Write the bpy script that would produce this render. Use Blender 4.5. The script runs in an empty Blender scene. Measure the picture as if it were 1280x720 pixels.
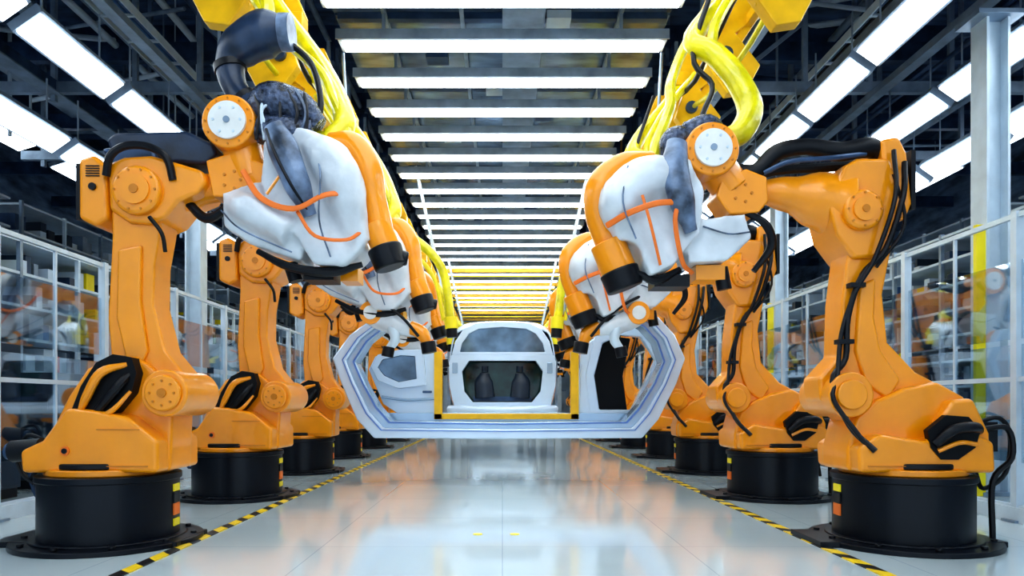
import bpy, math, random
from mathutils import Vector, Matrix
random.seed(7)
scene = bpy.context.scene
scene.view_settings.view_transform = 'Standard'
try: scene.view_settings.look = 'Medium High Contrast'
except Exception: pass
scene.view_settings.exposure = .36

# ------------------------------------------------------------------ materials
def mat(name, col, rough=.5, metal=0., var=.08, scale=6., bump=0., bscale=20., coat=0., emis=0., stretch=None, spec=.5):
    m = bpy.data.materials.new(name); m.use_nodes = True
    nt = m.node_tree; N = nt.nodes; L = nt.links
    b = N['Principled BSDF']
    b.inputs['Roughness'].default_value = rough
    b.inputs['Metallic'].default_value = metal
    b.inputs['Coat Weight'].default_value = coat
    b.inputs['Specular IOR Level'].default_value = spec
    tc = N.new('ShaderNodeTexCoord'); src = tc.outputs['Object']
    if stretch:
        mp = N.new('ShaderNodeMapping'); mp.inputs['Scale'].default_value = stretch
        L.new(src, mp.inputs['Vector']); src = mp.outputs['Vector']
    nz = N.new('ShaderNodeTexNoise'); nz.inputs['Scale'].default_value = scale; nz.inputs['Detail'].default_value = 4
    L.new(src, nz.inputs['Vector'])
    rp = N.new('ShaderNodeValToRGB')
    rp.color_ramp.elements[0].position = .3; rp.color_ramp.elements[1].position = .7
    rp.color_ramp.elements[0].color = [max(0, c*(1-var)) for c in col]+[1]
    rp.color_ramp.elements[1].color = [min(1, c*(1+var)) for c in col]+[1]
    L.new(nz.outputs['Fac'], rp.inputs['Fac'])
    L.new(rp.outputs['Color'], b.inputs['Base Color'])
    if emis:
        L.new(rp.outputs['Color'], b.inputs['Emission Color']); b.inputs['Emission Strength'].default_value = emis
    if bump:
        n2 = N.new('ShaderNodeTexNoise'); n2.inputs['Scale'].default_value = bscale; n2.inputs['Detail'].default_value = 5
        L.new(src, n2.inputs['Vector'])
        bp = N.new('ShaderNodeBump'); bp.inputs['Strength'].default_value = bump; bp.inputs['Distance'].default_value = .02
        L.new(n2.outputs['Fac'], bp.inputs['Height']); L.new(bp.outputs['Normal'], b.inputs['Normal'])
    return m

ORANGE = mat('robot_orange_paint', (.93,.32,.002), .28, 0, .06, 4, coat=.3)
ORANGE_B = mat('orange_bolt', (.6,.2,.004), .4)
ORANGE_D = mat('orange_red_strap', (.9,.2,.02), .5)
BLACK = mat('black_rubber', (.004,.005,.008), .38, 0, .3, 10, spec=.3)
PEDB = mat('pedestal_black_paint', (.002,.004,.009), .34, 0, .25, 3, spec=.3)
SLATE = mat('slate_blue_sleeve', (.014,.03,.065), .36, 0, .6, 5, bump=.3, bscale=10)
GREYSL = mat('grey_sleeve', (.13,.18,.27), .32, .1, .8, 7, bump=.35, bscale=11)
CRINK = mat('crinkled_dark_wrap', (.05,.07,.12), .2, .3, .95, 22, bump=.8, bscale=26)
WRAP = mat('white_tool_wrap', (.68,.72,.76), .34, 0, .16, 4, bump=.5, bscale=6, coat=.3)
DISC = mat('white_disc', (.80,.80,.77), .35)
STEEL = mat('grey_steel', (.27,.35,.45), .35, .4, .25, 4)
STEELD = mat('dark_blue_steel', (.04,.08,.16), .35, .4, .5, 3)
STEELL = mat('light_painted_steel', (.60,.70,.78), .35, .1, .1, 4)
YEL = mat('yellow_paint', (.92,.50,.003), .35, 0, .14, 5)
YELB = mat('bright_yellow_paint', (.95,.75,.01), .4)
HOSE = mat('yellow_hose_sleeve', (.80,.69,.002), .3, 0, .25, 6, bump=.4, bscale=13, coat=.3)
BLUE = mat('blue_film', (.12,.24,.60), .35)
CARW = mat('car_body_white', (.62,.75,.90), .2, .1, .05, 2, coat=.6)
CARG = mat('car_body_silver', (.38,.52,.68), .22, .35, .1, 2, coat=.5)
GLASSG = mat('dark_green_glass', (.010,.045,.042), .08, 0, .8, 3)
GLASSB = mat('blue_grey_glass', (.12,.19,.28), .08, .2, .5, 3)
VOIDSHADE = mat('painted_void_shade', (.005,.006,.008), .5, spec=.2)  # near-black colour stands in for shade inside openings
LAMP = mat('lamp_diffuser', (.88,.95,1.), .5, 0, .01, 2, emis=8.)
LAMPS = mat('side_lamp_diffuser', (.82,.92,1.), .5, 0, .01, 2, emis=5.5)
CARD = mat('cardboard_tan', (.5,.28,.12), .7); RED = mat('signal_red', (.7,.05,.03), .5)
GREEN = mat('machine_green', (.05,.3,.22), .5); BOXB = mat('bin_blue', (.05,.13,.3), .5)
BOXW = mat('bin_white', (.62,.72,.82), .5); BOXO = mat('bin_orange', (.85,.33,.03), .5); BOXD = mat('bin_dark', (.02,.035,.06), .4)

def glass_mat():
    m = bpy.data.materials.new('fence_polycarbonate'); m.use_nodes = True
    nt = m.node_tree; N = nt.nodes; L = nt.links; N.clear()
    o = N.new('ShaderNodeOutputMaterial'); mx = N.new('ShaderNodeMixShader'); t = N.new('ShaderNodeBsdfTransparent')
    g = N.new('ShaderNodeBsdfGlossy'); g.inputs['Roughness'].default_value = .03
    lw = N.new('ShaderNodeTexNoise'); lw.inputs['Scale'].default_value = 1.3
    rp = N.new('ShaderNodeMapRange'); rp.inputs['To Min'].default_value = .12; rp.inputs['To Max'].default_value = .5
    tc = N.new('ShaderNodeTexCoord'); L.new(tc.outputs['Object'], lw.inputs['Vector'])
    L.new(lw.outputs['Fac'], rp.inputs['Value']); L.new(rp.outputs['Result'], mx.inputs['Fac'])
    t.inputs['Color'].default_value = (.80,.91,.98,1)
    L.new(t.outputs[0], mx.inputs[1]); L.new(g.outputs[0], mx.inputs[2]); L.new(mx.outputs[0], o.inputs['Surface'])
    return m
PANE = glass_mat()

def floor_mat():
    m = bpy.data.materials.new('polished_factory_floor'); m.use_nodes = True
    nt = m.node_tree; N = nt.nodes; L = nt.links; b = N['Principled BSDF']
    tc = N.new('ShaderNodeTexCoord')
    br = N.new('ShaderNodeTexBrick'); br.offset = 0
    br.inputs['Scale'].default_value = 1; br.inputs['Brick Width'].default_value = 1.2; br.inputs['Row Height'].default_value = 1.2
    br.inputs['Mortar Size'].default_value = .004
    br.inputs['Color1'].default_value = (.70,.81,.84,1); br.inputs['Color2'].default_value = (.74,.84,.86,1)
    br.inputs['Mortar'].default_value = (.54,.64,.69,1)
    L.new(tc.outputs['Object'], br.inputs['Vector'])
    nz = N.new('ShaderNodeTexNoise'); nz.inputs['Scale'].default_value = .8; nz.inputs['Detail'].default_value = 6
    L.new(tc.outputs['Object'], nz.inputs['Vector'])
    mx = N.new('ShaderNodeMix'); mx.data_type = 'RGBA'; mx.blend_type = 'MULTIPLY'; mx.inputs[0].default_value = .12
    L.new(br.outputs['Color'], mx.inputs[6]); L.new(nz.outputs['Fac'], mx.inputs[7]); L.new(mx.outputs[2], b.inputs['Base Color'])
    mr = N.new('ShaderNodeMapRange'); mr.inputs['To Min'].default_value = .06; mr.inputs['To Max'].default_value = .2
    L.new(nz.outputs['Fac'], mr.inputs['Value']); L.new(mr.outputs['Result'], b.inputs['Roughness'])
    b.inputs['Coat Weight'].default_value = .6; b.inputs['Coat Roughness'].default_value = .06
    return m

def tape_mat():
    m = bpy.data.materials.new('hazard_tape'); m.use_nodes = True
    nt = m.node_tree; N = nt.nodes; L = nt.links; b = N['Principled BSDF']
    tc = N.new('ShaderNodeTexCoord'); w = N.new('ShaderNodeTexWave'); w.bands_direction = 'DIAGONAL'
    w.inputs['Scale'].default_value = 2.0; w.inputs['Distortion'].default_value = 1.2
    rp = N.new('ShaderNodeValToRGB'); rp.color_ramp.interpolation = 'CONSTANT'
    rp.color_ramp.elements[0].color = (.012,.012,.015,1); rp.color_ramp.elements[1].color = (.9,.62,.02,1); rp.color_ramp.elements[1].position = .42
    L.new(tc.outputs['Object'], w.inputs['Vector']); L.new(w.outputs['Fac'], rp.inputs['Fac']); L.new(rp.outputs['Color'], b.inputs['Base Color'])
    b.inputs['Roughness'].default_value = .4
    return m

# ------------------------------------------------------------------ mesh accumulator
def catmull(pts, n):
    P = [Vector(p) for p in pts]; P = [P[0]*2-P[1]] + P + [P[-1]*2-P[-2]]
    out = []
    for i in range(1, len(P)-2):
        for k in range(n):
            t = k/n; a,b,c,d = P[i-1],P[i],P[i+1],P[i+2]
            out.append(.5*((2*b)+(c-a)*t+(2*a-5*b+4*c-d)*t*t+(3*b-a-3*c+d)*t**3))
    out.append(P[-2]); return out

class Acc:
    def __init__(s, name): s.name=name; s.v=[]; s.f=[]; s.mi=[]; s.m=[]
    def mid(s, m):
        if m not in s.m: s.m.append(m)
        return s.m.index(m)
    def add(s, vs, fs, m):
        o=len(s.v); s.v += [tuple(v) for v in vs]; k=s.mid(m)
        for f in fs: s.f.append([i+o for i in f]); s.mi.append(k)
        return s
    def box(s, c, d, m, rot=None):
        vs=[Vector(((i&1)-.5, ((i>>1)&1)-.5, ((i>>2)&1)-.5)) for i in range(8)]
        vs=[Vector((v.x*d[0], v.y*d[1], v.z*d[2])) for v in vs]
        if rot is not None: vs=[rot@v for v in vs]
        vs=[v+Vector(c) for v in vs]
        return s.add(vs, [(0,2,3,1),(4,5,7,6),(0,1,5,4),(2,6,7,3),(0,4,6,2),(1,3,7,5)], m)
    def beam(s, a, b, w, h, m):
        a=Vector(a); b=Vector(b); d=b-a
        q=d.to_track_quat('Y','Z').to_matrix()
        return s.box((a+b)/2, (w, d.length, h), m, q)
    def cyl(s, a, b, r, m, n=20, r2=None):
        a=Vector(a); b=Vector(b); r2=r if r2 is None else r2
        q=(b-a).to_track_quat('Z','Y').to_matrix(); vs=[]
        for p,rr in ((a,r),(b,r2)):
            for i in range(n):
                t=2*math.pi*i/n; vs.append(p+q@Vector((math.cos(t)*rr, math.sin(t)*rr,0)))
        fs=[(i,(i+1)%n,n+(i+1)%n,n+i) for i in range(n)]+[tuple(range(n-1,-1,-1)), tuple(range(n,2*n))]
        return s.add(vs,fs,m)
    def poly(s, pts, y0, y1, m):
        ar=sum(pts[i][0]*pts[(i+1)%len(pts)][1]-pts[(i+1)%len(pts)][0]*pts[i][1] for i in range(len(pts)))
        if ar<0: pts=pts[::-1]
        n=len(pts); vs=[(p[0],y0,p[1]) for p in pts]+[(p[0],y1,p[1]) for p in pts]
        fs=[tuple(range(n)), tuple(range(2*n-1,n-1,-1))]+[((i+1)%n,i,n+i,n+(i+1)%n) for i in range(n)]
        return s.add(vs,fs,m)
    def ring(s, o, i_, y0, y1, m, opened=False):
        n=len(o); vs=[(p[0],y0,p[1]) for p in o]+[(p[0],y0,p[1]) for p in i_]+[(p[0],y1,p[1]) for p in o]+[(p[0],y1,p[1]) for p in i_]
        fs=[]
        for a in range(n-1 if opened else n):
            b=(a+1)%n
            fs+=[(a,b,n+b,n+a),(2*n+b,2*n+a,3*n+a,3*n+b),(b,a,2*n+a,2*n+b),(n+a,n+b,3*n+b,3*n+a)]
        if opened: fs+=[(0,n,3*n,2*n),(n-1,2*n+n-1,4*n-1,2*n-1)]
        return s.add(vs,fs,m)
    def tube(s, pts, rad, m, n=12, res=5, flat=1.0):
        C=catmull(pts,res)
        if not isinstance(rad,(list,tuple)): rad=[rad]*len(pts)
        R=[]
        for i in range(len(rad)-1):
            for k in range(res):
                t=k/res; t=t*t*(3-2*t); R.append(rad[i]*(1-t)+rad[i+1]*t)
        R.append(rad[-1]); vs=[]; up=None
        for i,c in enumerate(C):
            d=(C[min(i+1,len(C)-1)]-C[max(i-1,0)]).normalized()
            if up is None:
                up=Vector((0,1,0)) if abs(d.y)<.9 else Vector((1,0,0))
            up=(up-d*up.dot(d)).normalized(); sd=d.cross(up)
            for k in range(n):
                t=2*math.pi*k/n; vs.append(c+(up*math.cos(t)*flat+sd*math.sin(t))*R[i])
        q=len(C); fs=[]
        for i in range(q-1):
            for k in range(n):
                fs.append((i*n+k, i*n+(k+1)%n, (i+1)*n+(k+1)%n, (i+1)*n+k))
        fs+= [tuple(range(n-1,-1,-1)), tuple(range((q-1)*n,q*n))]
        return s.add(vs,fs,m)
    def mesh(s):
        me=bpy.data.meshes.new(s.name); me.from_pydata(s.v,[],s.f)
        for m in s.m: me.materials.append(m)
        me.polygons.foreach_set('material_index', s.mi); me.update()
        import bmesh
        bm=bmesh.new(); bm.from_mesh(me); bmesh.ops.recalc_face_normals(bm, faces=bm.faces); bm.to_mesh(me); bm.free()
        return me
    def build(s, parent=None, bevel=0., seg=2, mods=None, angle=35):
        me=s.mesh(); ob=bpy.data.objects.new(s.name, me); scene.collection.objects.link(ob)
        if mods: mods(ob)
        if bevel:
            b=ob.modifiers.new('b','BEVEL'); b.width=bevel; b.segments=seg; b.limit_method='ANGLE'; b.angle_limit=math.radians(40); b.harden_normals=True
            me.polygons.foreach_set('use_smooth',[True]*len(me.polygons))
        else:
            me.polygons.foreach_set('use_smooth',[True]*len(me.polygons)); me.set_sharp_from_angle(angle=math.radians(angle))
        if parent: ob.parent=parent
        return ob
def bake(ob):
    dg=bpy.context.evaluated_depsgraph_get(); me=bpy.data.meshes.new_from_object(ob.evaluated_get(dg)); ob.modifiers.clear(); ob.data=me
    return ob
def empty(name, loc=(0,0,0), rz=0.):
    e=bpy.data.objects.new(name,None); e.location=loc; e.rotation_euler=(0,0,rz); e.empty_display_size=.3; scene.collection.objects.link(e); return e

cloud=bpy.data.textures.new('cloth_folds','CLOUDS'); cloud.noise_scale=.22
def soft(ob):
    r=ob.modifiers.new('r','REMESH'); r.mode='VOXEL'; r.voxel_size=.018; r.use_smooth_shade=True
    s=ob.modifiers.new('s','SMOOTH'); s.iterations=5; s.factor=.6
    d=ob.modifiers.new('d','DISPLACE'); d.texture=cloud; d.strength=.04; d.mid_level=.5; d.texture_coords='LOCAL'

# ------------------------------------------------------------------ room
CEIL=9.0
def slab(name, c, d, m): return Acc(name).box(c,d,m).build()
slab('floor',(0,15,-.05),(28,52,.1),floor_mat())
WALLD = mat('hall_wall_cladding', (.16,.24,.36), .5, .1, .7, 1.2, stretch=(1,1,4))
slab('wall_left',(-13,15,4.5),(.2,52,9),WALLD); slab('wall_right',(13,15,4.5),(.2,52,9),WALLD)
slab('wall_back',(0,40,4.5),(26,.2,9),mat('end_wall', (.5,.62,.74), .6, 0, .3, .8))
slab('ceiling',(0,15,CEIL+.05),(28,52,.1),mat('ceiling_deck', (.06,.11,.21), .6, .2, .6, 1.5, stretch=(1,4,1)))

TAPE=tape_mat()
for sx in (-1,1):
    Acc('floor_marking_tape').box((sx*2.13,16,.004),(.075,30,.006),TAPE).build()
d=Acc('floor_sticker')
for x in (-.18,.09): d.cyl((x,5.25,0),(x,5.25,.004),.035,YELB,16)
d.build()

# ------------------------------------------------------------------ luminaires over the aisle
cp=Acc('light_canopy')
PAN=mat('canopy_panel', (.24,.34,.48), .18, .55, .55, 1.6, stretch=(1,3,1))
for i in range(21):
    cp.box((0,-2+i*2.0+.0,5.85),(4.2,1.94,.05),PAN)
    cp.beam((-2.05,-3+i*2.0,5.78),(2.05,-3+i*2.0,5.78),.1,.08,STEELD)
for x in (-1.45,-.5,.5,1.45): cp.beam((x,-3,5.74),(x,38,5.74),.05,.06,STEEL)
cp.box((.25,18,5.70),(.5,42,.10),STEEL)
for i in range(40): cp.box((-.9+.8*(i%3),-2+i*1.0,5.76),(.3,.25,.10),STEELL if i%2 else STEELD)
for i in range(11):
    y=-2+i*3.6
    for x in (-1.9,1.9): cp.cyl((x,y,5.85),(x,y,CEIL),.02,STEEL,8)
cp.build()
for i in range(34):
    y=-2.2+i*1.0
    if y>22: y=22+(y-22)*1.3
    if y>37: break
    a=Acc('ceiling_light')
    a.box((0,y,5.36),(3.96,.30,.07),STEELL); a.box((0,y,5.315),(3.86,.21,.03),LAMP)
    a.box((0,y-.18,5.38),(4.0,.02,.12),STEEL)
    for x in (-1.45,1.45): a.box((x,y,5.57),(.04,.04,.30),STEEL)
    a.build()

def sidelight(X,Z,tilt,y0,n,L=1.5,gap=.15,w=.34):
    for i in range(n):
        y=y0+i*(L+gap)+L/2
        R=Matrix.Rotation(tilt,3,'Y')
        a=Acc('side_light'); a.box((X,y,Z),(w,L,.09),STEEL,R)
        off=R@Vector((0,0,-.055)); a.box(Vector((X,y,Z))+off,(w-.06,L-.06,.03),LAMPS,R)
        for k in (-.5,.5): a.cyl((X,y+k,Z),(X,y+k,Z+.7),.012,STEEL,6)
        a.build()
T=math.radians(35)
sidelight(-4.45,4.55,-T,0.1,14); sidelight(-5.6,4.25,-T,1.0,13)
sidelight(4.2,4.95,T,0.15,14); sidelight(5.65,4.9,T,1.0,13); sidelight(6.2,4.35,T,4.0,10)
sidelight(-9.6,6.2,-.3,2,9,2.4,1.0,.5); sidelight(9.8,6.2,.3,2,9,2.4,1.0,.5)

# roof steelwork --------------------------------------------------
rs=Acc('roof_steelwork')
for sx in (-1,1):
    for X,Z,w in ((3.1,5.5,.14),(4.45,5.45,.12),(5.4,5.45,.12),(6.6,5.6,.2),(8.6,6.9,.25),(3.7,6.6,.2)):
        rs.beam((sx*X,-4,Z),(sx*X,38,Z),w*.6,w,STEEL if X<6 else STEELD)
        rs.beam((sx*X,-4,Z-w*.5),(sx*X,38,Z-w*.5),w*1.2,.02,STEEL)
for i in range(14):
    y=-1+i*2.9
    for sx in (-1,1):
        rs.beam((sx*2.75,y,5.6),(sx*9,y,5.6),.1,.16,STEEL)
        rs.beam((sx*2.75,y+1.2,6.7),(sx*12.8,y+1.2,6.7),.14,.3,STEELD)
        rs.beam((sx*3.1,y,5.5),(sx*4.45,y+.1,6.6),.06,.06,STEEL)
        rs.beam((sx*5.4,y,5.4),(sx*6.6,y,6.5),.06,.06,STEEL)
        for X in (3.1,4.45,5.4,6.6,8.6): rs.beam((sx*X,y,5.4),(sx*X,y,CEIL),.07,.07,STEEL)
    rs.beam((-12.8,y,7.8),(12.8,y,7.8),.2,.4,STEELD)
rs.build()
pp=Acc('service_pipes')
def px_():
    X=random.uniform(2.8,9.0)
    if 4.6<X<5.4: X=4.2
    return X*random.choice((-1,1))
for k in range(26):
    X=px_(); Z=random.uniform(5.8,7.8)
    r=random.uniform(.02,.09); pp.cyl((X,-3,Z),(X,38,Z),r,random.choice((STEEL,STEELD,STEELL,STEELD)),10)
for k in range(60):
    X=px_(); Y=random.uniform(5,34)
    pp.cyl((X,Y,random.uniform(5.6,5.8)),(X,Y,CEIL),random.uniform(.012,.035),random.choice((STEEL,STEELD,STEELL,CARD)),8)
for k in range(40):
    sx=random.choice((-1,1)); X=sx*random.uniform(2.8,7); Y=random.uniform(5,30); Z=random.uniform(6.5,8.2)
    pp.cyl((X,Y,Z),(X+sx*3,Y+random.uniform(-1,1),Z+random.uniform(-.2,.2)),random.uniform(.015,.07),random.choice((STEEL,STEELL,STEELD)),8)
pp.build()
for sx in (-1,1):
    a=Acc('cable_tray')
    for z in (6.05,):
        for dx in (-.22,.22): a.beam((sx*5.0+dx,-3,z),(sx*5.0+dx,38,z),.02,.12,STEELL)
        for i in range(60): a.box((sx*5.0,-2.5+i*.66,z-.04),(.44,.05,.03),STEELL)
        for c in range(5): a.cyl((sx*5.0-.16+c*.08,-3,z),(sx*5.0-.16+c*.08,38,z),.03,random.choice((BLACK,BOXB,STEELD)),8)
    a.build()

# yellow gantry ---------------------------------------------------
for sx in (-1,1):
    g=Acc('yellow_cable_gantry')
    g.beam((sx*2.3,5.4,5.15),(sx*2.3,36,5.15),.12,.2,YEL)
    g.beam((sx*2.45,5.4,4.75),(sx*2.45,36,4.75),.08,.1,YEL)
    for i in range(24):
        y=5.9+i*1.28
        g.poly([(sx*(2.08),5.1),(sx*2.55,5.1),(sx*2.62,4.85),(sx*2.3,4.62),(sx*2.55,4.3),(sx*2.42,4.05),(sx*2.22,4.02),(sx*2.02,4.3),(sx*2.12,4.6),(sx*1.95,4.8)],y-.07,y+.07,YEL)
        g.beam((sx*2.1,y,4.2),(sx*2.7,y,5.1),.05,.09,YEL)
        g.beam((sx*2.3,y,4.1),(sx*2.25,y+.6,4.7),.05,.07,YEL)
        g.box((sx*2.06,y-.02,4.72),(.2,.22,.16),YEL)
        g.cyl((sx*2.2,y-.12,4.4),(sx*2.2,y+.12,4.4),.07,STEELD,12)
        g.beam((sx*2.35,y,5.2),(sx*2.35,y,5.85),.05,.05,STEEL)
    for k in range(2):
        pts=[]
        for i in range(30):
            y=5.6+i*1.0; pts.append((sx*(2.05+.2*k+.05*math.sin(i*1.7+k)),y,4.5-.2*k+.14*math.sin(i*2.2+k*1.3)))
        g.tube(pts,.03,HOSE if k else BLACK,8,3)
    g.build(bevel=.012)
for i in range(6):
    y=22.4+i*2.6
    Acc('yellow_cross_beam').beam((-2.0,y,5.1),(2.0,y,5.1),.12,.12,YEL).beam((-1.9,y,4.93),(1.9,y,4.93),.05,.05,YELB).box((-1.95,y,5.5),(.06,.06,.7),STEEL).box((1.95,y,5.5),(.06,.06,.7),STEEL).build()

# ------------------------------------------------------------------ robots (drawn on a 180 unit / m grid)
def U(ox):
    return lambda x,y,dy=0.: ((x-ox)/180., dy, (676-y)/180.)
def PZ(ox, pts): return [((x-ox)/180.,(676-y)/180.) for x,y in pts]
def bolts(a, c, R, n, r, m, dy=-.008, ph=0.):
    c=Vector(c)
    for i in range(n):
        t=ph+i*2*math.pi/n; q=c+Vector((R*math.cos(t),0,R*math.sin(t))); a.cyl(q,q+Vector((0,dy,0)),r,m,8)

def common_base():
    parts=[]
    a=Acc('floor_plate')
    a.cyl((0,0,0),(0,0,.035),.60,PEDB,40); a.box((-.05,0,.02),(1.24,.5,.04),PEDB)
    for i in range(10):
        t=i*.628+.2; a.cyl((.54*math.cos(t),.54*math.sin(t),.035),(.54*math.cos(t),.54*math.sin(t),.055),.022,BLACK,8)
    parts.append(bake(a.build(bevel=.006)))
    a=Acc('pedestal'); a.cyl((0,0,.03),(0,0,.46),.44,PEDB,48); a.cyl((0,0,.43),(0,0,.475),.455,PEDB,48); a.cyl((0,0,.03),(0,0,.05),.49,PEDB,48)
    parts.append(bake(a.build(bevel=.008)))
    a=Acc('turntable'); a.cyl((0,0,.475),(0,0,.52),.40,ORANGE,48); a.cyl((0,0,.52),(0,0,.56),.36,BLACK,48)
    parts.append(bake(a.build(bevel=.01)))
    return parts

def label(a, t, z, h, m, w=.1):
    R=Matrix.Rotation(t,3,'Z'); a.box(R@Vector((.442,0,z)),(.010,w,h),m,R)

def robotL():
    P=common_base(); ox=140; u=U(ox); pz=lambda p:PZ(ox,p)
    a=Acc('pedestal_label'); label(a,.08,.37,.05,YELB); label(a,.08,.30,.07,BLACK); label(a,.08,.22,.08,ORANGE_D); label(a,.08,.13,.05,YELB)
    P.append(a.build())
    a=Acc('carousel')
    a.poly(pz([(58,586),(60,556),(82,550),(104,512),(124,470),(152,447),(188,447),(215,468),(232,500),(228,586)]),-.17,.17,ORANGE)
    a.poly(pz([(66,586),(64,560),(90,548),(118,510),(150,512),(190,520),(226,548),(226,586)]),-.32,.32,ORANGE)
    a.poly(pz([(70,572),(88,545),(112,496),(135,462),(158,452),(150,470),(128,505),(110,540),(118,575)]),-.24,.24,ORANGE)
    P.append(bake(a.build(bevel=.03,seg=3)))
    a=Acc('carousel_details')
    a.poly(pz([(116,520),(130,484),(148,456),(168,446),(190,450),(196,468),(190,492),(172,514),(144,532),(114,534)]),-.262,-.1,VOIDSHADE)  # dark panel paints the shaded void in the carousel
    a.tube([u(126,522,-.26),u(142,494,-.3),u(158,468,-.3),u(184,458,-.25)],[.015,.03,.03,.018],ORANGE,10)
    a.tube([u(140,524,-.26),u(164,500,-.29),u(180,480,-.28),u(190,462,-.2)],[.02,.03,.03,.02],BLACK,10)
    a.tube([u(150,520,-.27),u(172,512,-.30),u(190,490,-.27)],[.012,.018,.012],ORANGE,8)
    a.cyl(u(66,560,-.1),u(30,563,-.1),.075,BLACK,18); a.cyl(u(34,563,-.1),u(24,563,-.1),.055,STEELD,18)
    a.tube([u(60,555,.05),u(30,545,.05),u(18,575,.05),u(35,600,.02),u(50,585,0)],.016,BLACK,8)
    a.tube([u(60,560,.15),u(38,555,.15),u(25,590,.12),u(38,625,.1),u(55,610,.1)],.014,STEELD,8)
    a.tube([u(58,550,-.02),u(22,560,0),u(28,590,0),u(44,605,0)],.012,BLACK,8)
    a.cyl(u(118,560,-.31),u(118,560,-.33),.03,ORANGE_D,16); a.cyl(u(118,560,-.33),u(118,560,-.335),.018,BLACK,12)
    a.box(u(170,578,-.322),(.5,.01,.006),ORANGE_B); a.box(u(180,535,-.322),(.28,.01,.006),ORANGE_B)
    P.append(a.build())
    a=Acc('shoulder_hub')
    a.cyl(u(230,492,-.28),u(230,492,.26),.155,ORANGE,32); a.cyl(u(230,492,-.31),u(230,492,-.28),.12,ORANGE,28)
    P.append(bake(a.build(bevel=.025,seg=3)))
    a=Acc('shoulder_bolts'); a.cyl(u(230,492,-.32),u(230,492,-.305),.03,ORANGE_B,16); bolts(a,u(230,492,-.31),.08,8,.008,ORANGE_B)
    P.append(a.build())
    a=Acc('lower_arm')
    la=[(154,300),(153,272),(166,236),(200,228),(212,250),(214,290),(206,335),(205,385),(219,440),(244,470),(246,500),(232,520),(200,522),(168,500),(154,462),(149,400),(152,340)]
    a.poly(pz(la),-.13,.12,ORANGE)
    a.poly(pz([(163,318),(192,312),(191,380),(200,440),(190,462),(173,452),(161,400)]),-.155,-.12,ORANGE)
    P.append(bake(a.build(bevel=.03,seg=4)))
    a=Acc('elbow')
    a.poly(pz([(152,214),(172,206),(205,204),(240,214),(266,222),(272,236),(262,250),(238,260),(222,280),(204,288),(178,286),(154,270)]),-.17,.2,ORANGE)
    a.cyl(u(190,248,-.22),u(190,248,.24),.165,ORANGE,32)
    a.poly(pz([(116,208),(134,202),(150,216),(152,280),(136,290),(116,280)]),-.16,.2,ORANGE)
    P.append(bake(a.build(bevel=.03,seg=3)))
    a=Acc('elbow_details')
    a.cyl(u(190,248,-.235),u(190,248,-.21),.10,ORANGE,24); a.cyl(u(190,248,-.242),u(190,248,-.23),.03,ORANGE_B,16)
    bolts(a,u(190,248,-.22),.135,10,.008,ORANGE_B)
    a.box(u(113,246,0),(.03,.26,.38),BLACK); a.cyl(u(134,242,-.16),u(134,242,-.175),.025,BLACK,12)
    for k in range(5): a.box(u(134,217+k*3,-.162),(.09,.012,.006),BLACK)
    a.tube([u(152,230,-.18),u(160,208,-.21),u(178,196,-.21),u(205,196,-.19),u(226,210,-.19),u(232,235,-.17)],.026,BLACK,10)
    a.tube([u(205,280,-.19),u(220,300,-.19),u(220,320,-.14)],.014,BLACK,8)
    P.append(a.build())
    a=Acc('motor_hood'); a.poly(pz([(138,176),(150,168),(238,166),(272,182),(276,196),(262,208),(205,206),(150,214)]),-.05,.32,SLATE)
    a.poly(pz([(136,190),(200,188),(206,206),(150,214)]),-.1,.3,STEELD)
    P.append(bake(a.build(bevel=.03)))
    a=Acc('forearm')
    a.tube([u(230,238),u(262,236),u(295,232)],[.15,.10,.09],ORANGE,24)
    a.poly(pz([(268,208),(300,198),(340,212),(350,232),(322,256),(276,252)]),-.13,.12,ORANGE)
    a.tube([u(318,228,-.02),u(308,195,-.02),u(300,165,-.02)],[.12,.13,.14],ORANGE,20)
    a.cyl(u(300,165,-.2),u(300,165,.16),.18,ORANGE,36)
    P.append(bake(a.build(bevel=.015)))
    a=Acc('wrist_disc'); a.cyl(u(300,165,-.2),u(300,165,-.225),.125,DISC,36); a.cyl(u(300,165,-.22),u(300,165,-.232),.022,STEEL,16)
    bolts(a,u(300,165,-.222),.09,6,.009,STEELL); bolts(a,u(300,165,-.2),.152,12,.007,ORANGE_B); bolts(a,u(300,232,-.13),.06,5,.010,ORANGE_B)
    P.append(a.build())
    a=Acc('black_hose_sleeve')
    a.tube([u(356,36,.05),u(330,38,.05),u(300,54,.05),u(286,78,.05),u(296,112,.03),u(325,142,0)],[.11,.16,.14,.10,.085,.10],SLATE,18)
    a.cyl(u(350,36,.05),u(364,36,.05),.125,GREYSL,20); a.cyl(u(285,76,.05),u(287,84,.05),.112,BLACK,20); a.cyl(u(304,121,.02),u(309,127,.02),.098,BLACK,20)
    P.append(a.build())
    a=Acc('cable_knot')
    a.tube([u(325,145,-.05),u(345,134,-.05),u(375,142,-.04),u(400,162,-.02)],[.1,.15,.14,.09],CRINK,20)
    a.tube([u(335,168,-.1),u(365,176,-.12),u(398,172,-.1)],[.10,.12,.08],CRINK,18)
    a.tube([u(240,255,-.05),u(262,275,-.05),u(285,268,-.08),u(300,250,-.1)],[.03,.035,.03,.02],BLACK,10)
    for k in range(7):
        x=330+k*10; a.tube([u(x,132+8*math.sin(k),-.16),u(x+random.uniform(-10,14),155,-.2),u(x+4,188,-.2)],.010,random.choice((BLACK,GREYSL,STEELL)),6)
    P.append(a.build())
    a=Acc('grey_glove_sleeve'); a.tube([u(358,176,-.26),u(372,205,-.3),u(388,245,-.31),u(402,282,-.26)],[.07,.10,.09,.045],GREYSL,18,flat=.6)
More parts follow.
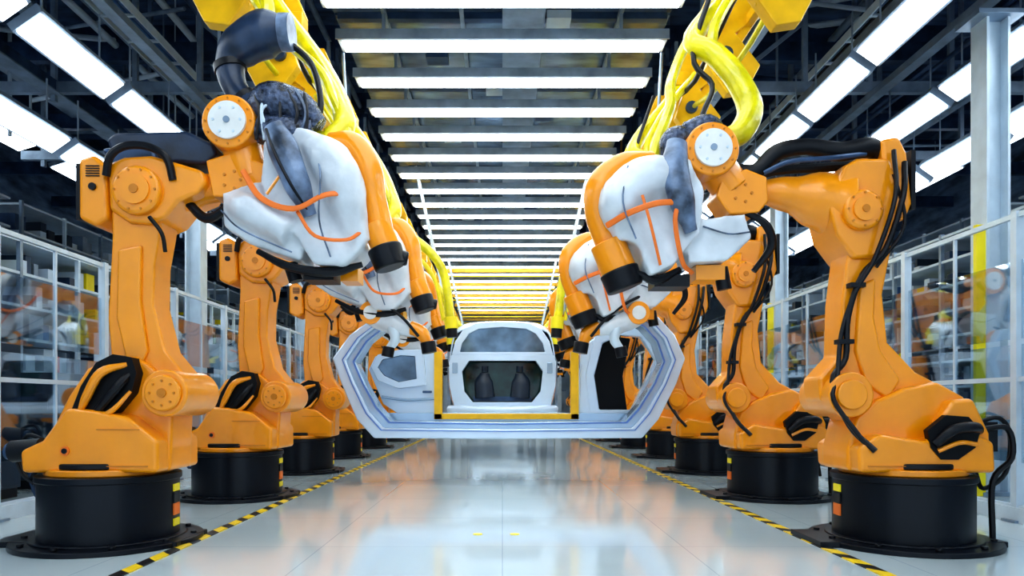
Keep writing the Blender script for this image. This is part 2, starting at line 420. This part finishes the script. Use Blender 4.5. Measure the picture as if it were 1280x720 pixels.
    a.tube([u(352,182,-.3),u(366,215,-.36),u(384,250,-.36),u(400,276,-.29)],.010,BLACK,8)
    P.append(a.build())
    a=Acc('wrapped_tool_body')
    a.poly(pz([(345,192),(385,172),(430,188),(450,215),(462,268),(464,314),(438,338),(404,338),(386,306),(354,280),(340,240)]),-.22,.22,WRAP)
    a.poly(pz([(288,248),(340,234),(388,290),(386,332),(332,314),(292,290)]),-.15,.18,WRAP)
    a.tube([u(400,195,-.15),u(425,215,-.22),u(440,250,-.22),u(455,310,-.15)],[.10,.14,.14,.09],WRAP,16)
    a.tube([u(300,258,-.1),u(330,275,-.19),u(375,300,-.2)],[.08,.11,.1],WRAP,14)
    P.append(bake(a.build(mods=soft)))
    a=Acc('tool_straps')
    a.tube([u(318,225,-.2),u(345,262,-.28),u(385,276,-.31),u(425,262,-.36),u(460,256,-.26)],.020,ORANGE_D,8,flat=.5)
    a.tube([u(388,278,-.29),u(410,308,-.32),u(446,312,-.30),u(462,298,-.22)],.012,ORANGE_D,8,flat=.5)
    a.tube([u(376,225,-.3),u(352,258,-.29)],.010,ORANGE,6)
    a.tube([u(288,270,-.14),u(320,298,-.26),u(380,325,-.26)],.006,GREYSL,6)
    a.tube([u(402,195,-.22),u(418,235,-.355),u(416,290,-.34),u(425,330,-.24)],.006,GREYSL,6)
    a.tube([u(330,318,-.1),u(370,338,-.14),u(420,345,-.14),u(458,334,-.1)],[.02,.03,.035,.02],BLACK,10)
    a.box(u(405,346,0),(.20,.22,.08),BLACK); a.box(u(440,344,.05),(.12,.2,.10),ORANGE)
    a.cyl(u(365,330,0),u(372,352,0),.05,BLACK,14)
    P.append(a.build())
    a=Acc('gripper_arm')
    a.tube([u(415,180,-.02),u(445,186,-.06),u(464,215,-.08),u(472,255,-.08),u(480,290,-.08)],[.07,.09,.095,.085,.085],ORANGE,20)
    a.cyl(u(474,284,-.08),u(487,314,-.08),.10,ORANGE,28)
    P.append(bake(a.build(bevel=.01)))
    a=Acc('gripper_cup'); a.cyl(u(484,312,-.08),u(493,338,-.08),.12,BLACK,28,.11); a.cyl(u(470,318,-.1),u(513,326,-.06),.05,BLACK,14)
    P.append(bake(a.build(bevel=.015)))
    a=Acc('yellow_dress_pack')
    a.tube([u(395,168,.05),u(410,172,.05),u(428,150,.1),u(412,100,.3),(1.3,.6,3.6),(.9,1.0,4.2),(.55,1.1,4.7)],[.05,.08,.08,.07,.065,.06,.055],HOSE,14)
    a.tube([u(440,195,.0),u(432,160,.05),u(410,110,.2),u(385,60,.35),(1.0,.5,3.8),(.6,.7,4.4)],[.035,.04,.04,.04,.04,.04],HOSE,10)
    a.tube([u(350,50,.05),u(330,20,.1),(1.0,.2,3.9),(.65,.3,4.5)],.05,HOSE,10)
    a.tube([u(398,160,.0),u(400,120,.05),u(385,70,.1),u(352,40,.1)],.022,BLACK,8)
    P.append(a.build())
    return P

def robotR():
    P=common_base(); ox=1126; u=U(ox); pz=lambda p:PZ(ox,p)
    a=Acc('pedestal_label'); label(a,math.pi-.02,.37,.05,YELB); label(a,math.pi-.02,.30,.07,BLACK); label(a,math.pi-.02,.22,.08,ORANGE_D)
    P.append(a.build())
    a=Acc('carousel')
    a.poly(pz([(1042,586),(1042,560),(1052,520),(1078,500),(1110,486),(1150,478),(1182,496),(1205,530),(1210,586)]),-.2,.2,ORANGE)
    a.poly(pz([(1046,586),(1044,556),(1070,540),(1120,548),(1170,532),(1204,550),(1206,586)]),-.32,.32,ORANGE)
    a.poly(pz([(1150,575),(1140,530),(1160,500),(1185,498),(1205,540),(1205,575)]),-.27,.27,ORANGE)
    P.append(bake(a.build(bevel=.03,seg=3)))
    a=Acc('carousel_details')
    a.poly(pz([(1128,556),(1124,536),(1146,518),(1172,520),(1186,536),(1180,556),(1160,570),(1140,570)]),-.33,-.28,VOIDSHADE)  # shade of the carousel opening, painted as a dark panel
    a.tube([u(1132,552,-.33),u(1150,535,-.37),u(1175,532,-.36),u(1200,538,-.2),u(1216,540,-.1)],[.03,.035,.035,.03,.03],BLACK,12)
    a.tube([u(1136,560,-.33),u(1158,550,-.36),u(1180,552,-.34)],.015,ORANGE,8)
    a.box(u(1218,545,-.02),(.14,.22,.2),BLACK); a.box(u(1100,578,-.322),(.5,.01,.006),ORANGE_B)
    a.tube([u(1205,530,-.1),u(1235,522,-.1),u(1252,545,-.08),u(1250,590,-.05),u(1225,610,-.03),u(1215,590,-.03)],.016,BLACK,8)
    a.tube([u(1210,535,-.16),u(1240,535,-.15),u(1245,570,-.15),u(1228,600,-.1),u(1228,672,-.1)],.02,BLACK,8)
    a.tube([u(1210,545,.1),u(1230,550,.1),u(1238,580,.1),u(1222,600,.1),u(1222,640,.05)],.015,BLACK,8)
    P.append(a.build())
    a=Acc('shoulder_hub')
    a.cyl(u(1042,494,-.25),u(1042,494,.24),.15,ORANGE,32); a.cyl(u(1042,494,-.275),u(1042,494,-.25),.10,ORANGE,28)
    P.append(bake(a.build(bevel=.02,seg=3)))
    a=Acc('lower_arm')
    a.poly(pz([(1050,300),(1058,240),(1075,215),(1100,210),(1104,260),(1100,320),(1090,372),(1096,430),(1130,466),(1168,486),(1186,512),(1176,540),(1130,552),(1088,544),(1050,526),(1014,500),(1012,474),(1038,446),(1040,380)]),-.14,.13,ORANGE)
    a.poly(pz([(1060,360),(1080,352),(1078,400),(1086,440),(1110,476),(1095,500),(1066,480),(1054,440)]),-.165,-.12,ORANGE)
    P.append(bake(a.build(bevel=.032,seg=4)))
    a=Acc('elbow')
    a.poly(pz([(1040,217),(1056,208),(1095,208),(1104,235),(1100,288),(1082,328),(1052,330),(1030,300),(1020,262)]),-.18,.2,ORANGE)
    a.poly(pz([(1086,184),(1108,180),(1118,200),(1124,262),(1116,282),(1094,284),(1090,240)]),-.16,.2,ORANGE)
    a.cyl(u(1060,272,-.23),u(1060,272,.22),.135,ORANGE,32)
    P.append(bake(a.build(bevel=.03,seg=3)))
    a=Acc('elbow_details')
    a.cyl(u(1060,272,-.245),u(1060,272,-.22),.08,ORANGE,24); a.cyl(u(1060,272,-.252),u(1060,272,-.24),.025,ORANGE_B,16)
    bolts(a,u(1060,272,-.23),.11,8,.008,ORANGE_B)
    a.box(u(1127,232,0),(.03,.28,.4),BLACK)
    a.tube([u(1110,215,-.2),u(1102,260,-.26),u(1085,320,-.22),u(1060,350,-.19),u(1044,400,-.18),u(1040,450,-.19),u(1022,478,-.22),u(1040,530,-.24),u(1062,560,-.34)],.020,BLACK,8)
    a.tube([u(1098,200,-.19),u(1092,260,-.27),u(1072,330,-.23),u(1052,370,-.19),u(1036,420,-.18),u(1028,470,-.22),u(1020,500,-.26),u(1046,545,-.33)],.016,BLACK,8)
    a.tube([u(1095,230,-.22),u(1110,290,-.2),u(1078,340,-.18)],.012,BLACK,8)
    for (x,y) in ((1054,362),(1040,430)): a.box(u(x,y,-.17),(.10,.08,.03),BLACK)
    P.append(a.build())
    a=Acc('black_top_hose')
    a.tube([u(1095,205,-.05),u(1080,190,-.08),u(1040,196,-.1),u(1000,190,-.1),u(965,196,-.08),u(940,218,-.06),u(915,214,-.05)],[.05,.07,.065,.055,.06,.055,.04],BLACK,14)
    a.tube([u(1080,200,.1),u(1030,204,.1),u(975,208,.1),u(930,225,.05)],.035,BLACK,10)
    a.tube([u(1070,200,-.12),u(1020,210,-.2),u(975,212,-.16),u(948,222,-.1)],.018,STEELD,8)
    P.append(a.build())
    a=Acc('forearm')
    a.tube([u(1052,258),u(1020,250),u(985,243),u(950,240),u(925,245)],[.23,.19,.12,.08,.08],ORANGE,28)
    a.poly(pz([(950,228),(925,218),(895,228),(888,252),(905,274),(940,272),(952,258)]),-.13,.13,ORANGE)
    a.tube([u(915,240,-.02),u(900,220,-.02),u(880,198,-.02)],[.13,.13,.14],ORANGE,20)
    a.cyl(u(880,198,-.2),u(880,198,.16),.18,ORANGE,36)
    P.append(bake(a.build(bevel=.015)))
    a=Acc('wrist_disc'); a.cyl(u(880,198,-.2),u(880,198,-.225),.125,DISC,36); a.cyl(u(880,198,-.22),u(880,198,-.232),.022,STEEL,16)
    bolts(a,u(880,198,-.222),.09,6,.009,STEELL); bolts(a,u(880,198,-.2),.152,12,.007,ORANGE_B); bolts(a,u(920,248,-.13),.06,5,.010,ORANGE_B)
    P.append(a.build())
    a=Acc('grey_glove_sleeve'); a.tube([u(838,190,-.18),u(832,225,-.27),u(838,262,-.29),u(852,300,-.24)],[.07,.09,.09,.045],GREYSL,18,flat=.6)
    a.tube([u(860,166,.02),u(842,178,.0),u(835,205,-.02)],[.07,.10,.07],CRINK,14)
    a.tube([u(905,172,.02),u(885,156,.02),u(858,164,.02)],[.05,.08,.07],CRINK,14)
    P.append(bake(a.build()))
    a=Acc('wrapped_tool_body')
    a.poly(pz([(750,238),(790,208),(850,214),(870,250),(864,300),(832,340),(804,352),(790,316),(750,288)]),-.22,.22,WRAP)
    a.poly(pz([(858,282),(922,274),(932,302),(900,332),(852,334)]),-.15,.18,WRAP)
    a.tube([u(850,225,-.15),u(800,235,-.2),u(768,260,-.2),u(775,305,-.12)],[.12,.15,.14,.08],WRAP,16)
    P.append(bake(a.build(mods=soft)))
    a=Acc('tool_straps')
    a.tube([u(752,292,-.22),u(775,282,-.33),u(805,272,-.35),u(830,268,-.31)],.020,ORANGE_D,8,flat=.5)
    a.tube([u(790,262,-.35),u(800,295,-.34),u(815,340,-.25)],.010,ORANGE_D,8,flat=.5)
    a.tube([u(838,262,-.30),u(830,290,-.31),u(842,335,-.23),u(860,345,-.1)],.016,ORANGE_D,8,flat=.5)
    a.tube([u(870,290,-.16),u(900,300,-.18),u(928,296,-.14)],.006,GREYSL,6); a.tube([u(775,225,-.3),u(768,270,-.34),u(785,310,-.28)],.006,GREYSL,6)
    a.tube([u(845,340,-.1),u(815,354,-.12),u(790,345,-.14)],[.02,.035,.02],BLACK,10)
    a.tube([u(925,270,-.1),u(950,285,-.1),u(960,310,-.05),u(940,340,-.02)],[.02,.03,.03,.02],BLACK,8)
    a.box(u(835,354,0),(.24,.22,.08),BLACK); a.box(u(885,342,.05),(.2,.2,.10),ORANGE); a.cyl(u(900,335,0),u(905,362,0),.05,BLACK,14)
    P.append(a.build())
    a=Acc('gripper_arm')
    a.tube([u(815,203,-.02),u(775,212,-.06),u(748,236,-.08),u(744,270,-.08),u(758,310,-.08)],[.07,.09,.095,.085,.085],ORANGE,20)
    a.cyl(u(756,306,-.08),u(772,344,-.08),.12,ORANGE,28)
    P.append(bake(a.build(bevel=.01)))
    a=Acc('gripper_cup'); a.cyl(u(770,340,-.08),u(779,364,-.08),.135,BLACK,28,.125)
    P.append(bake(a.build(bevel=.015)))
    a=Acc('yellow_dress_pack')
    a.tube([u(900,172,.0),u(925,165,.02),u(942,130,.08),u(928,85,.15),u(905,45,.25),u(885,10,.4),(-.9,.8,4.3),(-.6,1.1,4.7)],[.06,.085,.09,.085,.08,.075,.07,.06],HOSE,14)
    a.tube([u(905,175,.1),u(938,160,.1),u(950,125,.12),u(938,75,.2),u(905,25,.3),(-1.0,.5,4.1),(-.6,.6,4.6)],[.035,.04,.04,.04,.04,.04,.04],HOSE,10)
    a.tube([u(815,205,.05),u(830,160,.15),u(850,110,.3),u(860,60,.5),(-1.2,.9,4.0),(-.7,1.1,4.6)],.04,HOSE,10)
    a.tube([u(870,165,.05),u(885,130,.1),u(900,90,.2),u(880,40,.3),(-1.1,.5,4.3)],.02,BLACK,8)
    P.append(a.build())
    return P

def far_hose(sx):
    a=Acc('yellow_feed_hose')
    S=lambda x,y,z:(sx*x,y,z)
    a.tube([S(.55,.1,4.5),S(.85,-.1,3.7),S(1.2,-.3,3.35),S(1.6,-.35,3.2),S(1.98,-.35,2.8),S(2.1,-.35,2.1)],[.05,.06,.065,.065,.06,.06],HOSE,14)
    a.tube([S(.6,0,4.4),S(1.0,-.15,3.5),S(1.5,-.25,3.1),S(1.86,-.3,2.7),S(2.0,-.3,2.1)],.03,YELB,10)
    a.cyl(S(2.1,-.35,2.14),S(2.11,-.35,1.98),.09,YELB,20); a.cyl(S(2.11,-.35,1.98),S(2.12,-.35,1.86),.075,BLACK,20)
    return a.build()
def weld_gripper(sx):
    a=Acc('lower_gripper')
    S=lambda x,y,z:(sx*x,y,z)
    a.tube([S(1.30,.05,2.05),S(1.42,-.02,1.86),S(1.62,-.06,1.76),S(1.82,-.08,1.70)],[.09,.12,.11,.07],WRAP,16)
    a.cyl(S(1.42,-.16,1.86),S(1.42,.12,1.86),.115,ORANGE,24); a.cyl(S(1.42,-.175,1.86),S(1.42,-.155,1.86),.07,DISC,20)
    a.tube([S(1.80,-.08,1.72),S(1.92,-.08,1.66),S(1.98,-.08,1.54)],[.07,.07,.05],ORANGE,14)
    a.cyl(S(1.98,-.08,1.57),S(2.0,-.08,1.46),.075,BLACK,18)
    a.tube([S(1.62,-.1,1.74),S(1.66,-.12,1.6),S(1.60,-.12,1.50)],[.06,.05,.04],STEELL,12); a.cyl(S(1.60,-.12,1.52),S(1.58,-.12,1.42),.06,BLACK,16)
    a.tube([S(1.35,-.1,2.05),S(1.55,-.2,1.95),S(1.75,-.18,1.8),S(1.9,-.14,1.62)],.016,BLACK,8)
    return bake(a.build(bevel=.006))
def place(proto, loc, rz=0.):
    e=empty('assembly_robot',loc,rz)
    for p in proto:
        o=bpy.data.objects.new(p.name.split('.')[0], p.data); scene.collection.objects.link(o); o.parent=e
    return e
PL=robotL(); PR=robotR(); HL=far_hose(1); HR=far_hose(-1); GL=weld_gripper(1); GR=weld_gripper(-1)
YS=[5.0,7.4,10.1,12.9,15.7,18.5,21.3,24.1,27.]
rzL=[0,-.06,.05,-.04,.03,0,.02,0,0]; rzR=[0,.05,-.05,.03,-.02,.04,0,0,0]
for i,y in enumerate(YS):
    off=.0 if i<2 else (.1 if i==2 else .25)
    xl=([HL] if i in (2,3,5) else [])+([GL] if i in (1,2) else []); xr=([HR] if i in (2,3,5) else [])+([GR] if i in (1,2) else [])
    place(PL+xl,(-2.72-off,y,0),rzL[i]); place(PR+xr,(2.77+off,y,0),rzR[i])
for p in PL+PR+[HL,HR,GL,GR]: bpy.data.objects.remove(p)

# ------------------------------------------------------------------ carrier frame and car bodies
s=900/8.7
def q(pts,k=s): return [((x-628)/k, .95+(505-y)/k) for x,y in pts]
e=empty('car_body_carrier')
f=Acc('frame')
OUT=q([(508,392),(472,397),(440,420),(419,449),(430,480),(449,524),(470,547),(630,548),(800,547),(820,524),(842,480),(853,449),(840,420),(820,398),(796,391),(745,402)])
IN=q([(508,404),(484,410),(462,428),(446,453),(458,480),(474,508),(490,526),(630,528),(780,526),(796,508),(814,480),(826,453),(818,428),(802,410),(790,404),(748,414)])
def lerp(A,B,t): return [(a[0]*(1-t)+b[0]*t,a[1]*(1-t)+b[1]*t) for a,b in zip(A,B)]
f.ring(OUT,lerp(OUT,IN,.6),8.55,8.95,CARW,True); f.ring(lerp(OUT,IN,.55),IN,8.62,8.95,CARG,True); f.build(e,bevel=.02,seg=3)
f=Acc('film_edges')
f.ring(lerp(OUT,IN,.44),lerp(OUT,IN,.49),8.54,8.56,BLUE,True); f.ring(lerp(OUT,IN,.86),lerp(OUT,IN,.95),8.61,8.63,BLUE,True)
f.build(e)
f=Acc('hangers')
for sx in (-1,1):
    f.cyl((sx*1.75,8.72,2.0),(sx*1.93,8.72,5.2),.02,STEEL,10)
f.build(e)
Yf=9.05; k=900/Yf
f=Acc('lifting_fixture')
def fb(x0,y0,x1,y1,d0,d1,m):
    f.poly([((x0-628)/k,.95+(505-y0)/k),((x1-628)/k,.95+(505-y0)/k),((x1-628)/k,.95+(505-y1)/k),((x0-628)/k,.95+(505-y1)/k)],d0,d1,m)
fb(543,440,553,524,9.0,9.1,YEL); fb(713,440,723,524,9.0,9.1,YEL); fb(543,517,723,524,9.0,9.1,YEL)
fb(470,516,800,527,9.05,9.14,CARG)
f.build(bevel=.006)
k=900/9.3
def q2(pts): return [((x-628)/k, .95+(505-y)/k) for x,y in pts]
f=Acc('car_side_panel')
f.poly(q2([(462,462),(470,446),(490,440),(545,436),(549,516),(500,518),(480,505)]),9.24,9.3,CARW)
o1=q2([(466,460),(474,444),(500,438),(530,438),(534,482),(500,486),(474,476)]); i1=q2([(474,460),(480,450),(502,445),(520,446),(522,474),(500,478),(482,470)])
f.ring(o1,i1,9.18,9.25,CARW)
f.poly(i1,9.215,9.23,GLASSB)
f.tube([((v[0]),9.22,v[1]) for v in q2([(478,496),(510,500),(547,498)])],.02,CARG,8); f.box((q2([(535,490)])[0][0],9.21,q2([(535,490)])[0][1]),(.12,.03,.03),STEELD)
f.build(bevel=.012)
f=Acc('car_door_frame')
o1=q2([(742,420),(770,410),(812,412),(832,448),(812,500),(796,522),(736,522),(730,470)]); i1=q2([(752,430),(774,420),(800,422),(818,450),(798,492),(788,512),(748,512),(742,470)])
f.ring(o1,i1,9.2,9.36,CARW)
f.poly(q2([(750,428),(776,420),(790,422),(780,470),(786,514),(746,514),(742,470)]),9.4,9.44,VOIDSHADE)  # black sheet stands in for shade inside the door opening
f.poly(q2([(725,432),(742,424),(732,470),(738,520),(722,520)]),9.2,9.4,CARW)
f.build(bevel=.02)

def car(name, y0, zb):
    e=empty(name,(0,y0,zb)); a=Acc('shell')
    st=[(0,.80,.92,0.10,.95,.80,1.52),(.2,.84,.95,.02,.97,.82,1.62),(.9,.86,.96,0,.96,.78,1.72),(1.8,.86,.96,0,.96,.76,1.74),(2.6,.86,.95,0,.92,.70,1.64),(3.1,.86,.92,0,.88,.68,1.2),(3.5,.86,.90,0,.86,.72,.98),(4.1,.82,.86,.05,.78,.6,.85),(4.3,.74,.76,.15,.6,.5,.7)]
    vs=[]; n=0
    for (y,wb,wl,z0,zl,wr,zr) in st:
        h=[(wb-.08,z0),(wb,z0+.06),(wl,(z0+zl)*.5),(wl-.02,zl),(wr+.04,zr-.16),(wr-.10,zr-.03)]
        ptsx=h+[(0,zr)]+[(-x,z) for x,z in h[::-1]]; n=len(ptsx); vs+=[(x,y,z) for x,z in ptsx]
    fs=[]
    for i in range(len(st)-1):
        for j in range(n-1):
            fs.append((i*n+j,i*n+j+1,(i+1)*n+j+1,(i+1)*n+j))
        fs.append((i*n+n-1,i*n,(i+1)*n,(i+1)*n+n-1))
    fs.append(tuple(range((len(st)-1)*n,len(st)*n)))
    a.add(vs,fs,CARW)
    def sub(ob):
        m=ob.modifiers.new('s','SUBSURF'); m.levels=2; m.render_levels=2
        m=ob.modifiers.new('k','SOLIDIFY'); m.thickness=.02
    a.build(e,mods=sub)
    r=Acc('rear_hatch')
    O=[(-.80,.08),(-.90,.5),(-.91,.9),(-.86,1.02),(.86,1.02),(.91,.9),(.90,.5),(.80,.08)]
    I=[(-.50,.22),(-.64,.40),(-.68,.74),(-.56,.92),(.56,.92),(.68,.74),(.64,.40),(.50,.22)]
    r.ring(O,I,-.04,.05,CARW)
    O2=[(-.86,1.02),(-.80,1.25),(-.66,1.46),(-.45,1.56),(0,1.59),(.45,1.56),(.66,1.46),(.80,1.25),(.86,1.02)]
    I2=[(-.72,1.07),(-.68,1.22),(-.56,1.38),(-.40,1.46),(0,1.49),(.40,1.46),(.56,1.38),(.68,1.22),(.72,1.07)]
    r.ring(O2,I2,-.02,.05,CARW)
    r.build(e,bevel=.015)
    w=Acc('hatch_opening'); w.poly([(x*1.02,z) for x,z in I],.3,.32,GLASSG); w.poly([(x*1.01,z) for x,z in I2],.02,.03,GLASSB)
    w.tube([(-.50,.0,.22),(-.65,.0,.42),(-.68,0,.74),(-.56,.0,.92),(.56,.0,.92),(.68,0,.74),(.65,.0,.42),(.50,.0,.22)],.016,BLACK,8)
    for sx in (-1,1):
        w.tube([(sx*.30,.22,.30),(sx*.32,.22,.55),(sx*.30,.22,.72)],[.17,.16,.08],BOXD,12,flat=.5)
        w.tube([(sx*.30,.20,.74),(sx*.30,.20,.84)],[.06,.06],BOXD,10)
    w.box((0,.26,.28),(1.0,.06,.08),STEELD)
    w.build(e)
    b=Acc('bumper_and_lamps'); b.tube([(-.90,.1,.1),(-.72,-.05,.1),(0,-.08,.09),(.72,-.05,.1),(.90,.1,.1)],.07,CARW,12)
    for sx in (-1,1): b.box((sx*.80,-.045,.80),(.09,.03,.18),CARG)
    b.build(e,bevel=.01)
    h=Acc('hanger_arms')
    for sx in (-1,1):
        for y in (1.9,):
            h.beam((sx*.5,y,-.05),(sx*1.05,y,-.05),.08,.06,STEEL); h.beam((sx*1.05,y,-.08),(sx*1.05,y,1.9),.05,.06,STEEL); h.beam((sx*1.05,y,1.9),(sx*1.7,y,5.6-zb),.05,.06,STEELL)
    h.build(e)
    return e
car('car_body',12.2,.76); car('car_body',20.0,.76)

# ------------------------------------------------------------------ fences, columns
def fence(X,H,y0,y1,step):
    a=Acc('safety_fence'); y=y0
    while y<=y1+.01:
        a.box((X,y,H/2),(.07,.07,H),STEELL); a.box((X,y,.01),(.16,.16,.02),STEEL)
        y+=step
    for z in (.12,1.15,H-.03): a.box((X,(y0+y1)/2,z),(.04,y1-y0,.04),STEELL)
    a.box((X,(y0+y1)/2,.06),(.10,y1-y0,.12),STEELL)
    y=y0
    while y<y1-.01:
        a.box((X,y+step/2,H*.25+.33),(.01,step-.1,H*.5-.3),PANE); a.box((X,y+step/2,H*.5+.54),(.01,step-.1,H*.5-.62),PANE)
        a.box((X,y+step/2,H/2),(.025,.025,H-.1),STEELL)
        y+=step
    a.build()
fence(-4.1,2.4,1.0,33,1.6); fence(4.15,2.5,1.0,33,1.6)
for sx,ys in ((1,(7.6,13.4,19.2,25.)),(-1,(11.4,17.4,23.4))):
    for y in ys:
        a=Acc('steel_column'); X=sx*(5.15 if sx>0 else 4.85)
        a.box((X-.11,y,2.5),(.03,.26,5.0),STEELL); a.box((X+.11,y,2.5),(.03,.26,5.0),STEELL); a.box((X,y,2.5),(.22,.03,5.0),STEELL)
        a.box((X,y,.02),(.4,.4,.04),STEEL); a.box((X,y,5.0),(.5,.4,.05),STEEL)
        if sx>0: a.box((X-.22,y-.16,1.4),(.1,.05,2.8),YELB)
        a.build(bevel=.004)

# ------------------------------------------------------------------ racks & cabinets
BM=[BOXB,BOXW,BOXW,BOXD,BOXD,STEELD,STEELD,BOXW,STEEL,STEEL,STEELL,BOXD,STEELD,BOXW,STEEL,STEELL,BOXW,YELB]
def rack(X,Y,L,D,H,lev,fill=.8):
    a=Acc('storage_rack')
    for dx in (-D/2,D/2):
        for j in range(int(L/1.2)+1): a.box((X+dx,Y+j*1.2,H/2),(.05,.05,H),random.choice((STEELL,STEEL)))
    for i in range(lev+1):
        z=.15+i*(H-.2)/lev; a.box((X,Y+L/2,z),(D+.04,L,.035),STEELL)
        if i<lev:
            y=Y+.1
            while y<Y+L-.3:
                w=random.uniform(.05,.3); h=random.uniform(.06,(H-.2)/lev*.8)
                if random.random()<fill: a.box((X+random.uniform(-.1,.1),y+w/2,z+.018+h/2),(D*random.uniform(.4,.8),w,h),random.choice(BM))
                y+=w+random.uniform(.02,.15)
    a.build()
for y in (3.0,7.6,12.2,16.8,21.4,26.,30.6):
    rack(-6.3,y,4.3,.8,3.0,7,.7); rack(6.5,y,4.3,.8,3.3,9,.6)
    rack(-8.6,y,4.3,.9,4.4,9); rack(9.0,y,4.3,.9,4.4,9)
def cabinet(X,Y,H,m):
    a=Acc('control_cabinet'); a.box((X,Y,H/2+.05),(.5,.8,H-.1),m); a.box((X,Y,.05),(.46,.76,.1),BLACK)
    sx=-1 if X>0 else 1
    a.box((X+sx*.255,Y-.2,H/2),(.012,.37,H-.25),m); a.box((X+sx*.255,Y+.2,H/2),(.012,.37,H-.25),m)
    a.box((X+sx*.27,Y-.04,H*.5),(.02,.02,.2),BLACK); a.box((X,Y-.405,H*.75),(.3,.01,.18),BOXD)
    for i in range(5): a.box((X,Y-.405,.3+i*.05),(.3,.012,.015),BLACK)
    a.cyl((X,Y,H-.05),(X,Y,H+.2),.03,random.choice((RED,GREEN,YELB)),10)
    a.build(bevel=.008)
for y,h,m in ((5.6,1.5,BOXD),(7.0,1.7,BOXD),(8.4,1.3,BOXD),(10.,1.9,BOXW),(13,2.,STEELL),(15.5,1.6,BOXD),(20,2.,BOXW)):
    cabinet(-5.2,y,h,m)
for y,h,m in ((9.2,1.4,BOXD),(11.0,1.9,STEELL),(15.4,2.,BOXW),(17.4,1.8,BOXD)):
    cabinet(5.1,y,h,m)
a=Acc('end_of_line_machinery')
for kx in range(30):
    x=random.uniform(-4,4); h=random.uniform(.5,4.5); a.box((x,38+random.uniform(-.7,.7),h/2),(random.uniform(.1,.5),.4,h),random.choice((STEELL,BOXW,STEEL,YEL,BOXW,BOXW)))
a.build()

# ------------------------------------------------------------------ world, camera
w=bpy.data.worlds.new('ambient_fill'); scene.world=w; w.use_nodes=True
bg=w.node_tree.nodes['Background']; bg.inputs['Color'].default_value=(.66,.83,1.,1); bg.inputs['Strength'].default_value=1.1  # added ambient fill, enters through the open end behind the camera
cam=bpy.data.cameras.new('camera'); co=bpy.data.objects.new('camera',cam); scene.collection.objects.link(co)
co.location=(0,0,.95); co.rotation_euler=(math.radians(90),0,0)
cam.lens=900/1280*36; cam.sensor_width=36; cam.shift_x=12/1280; cam.shift_y=145/1280
scene.camera=co
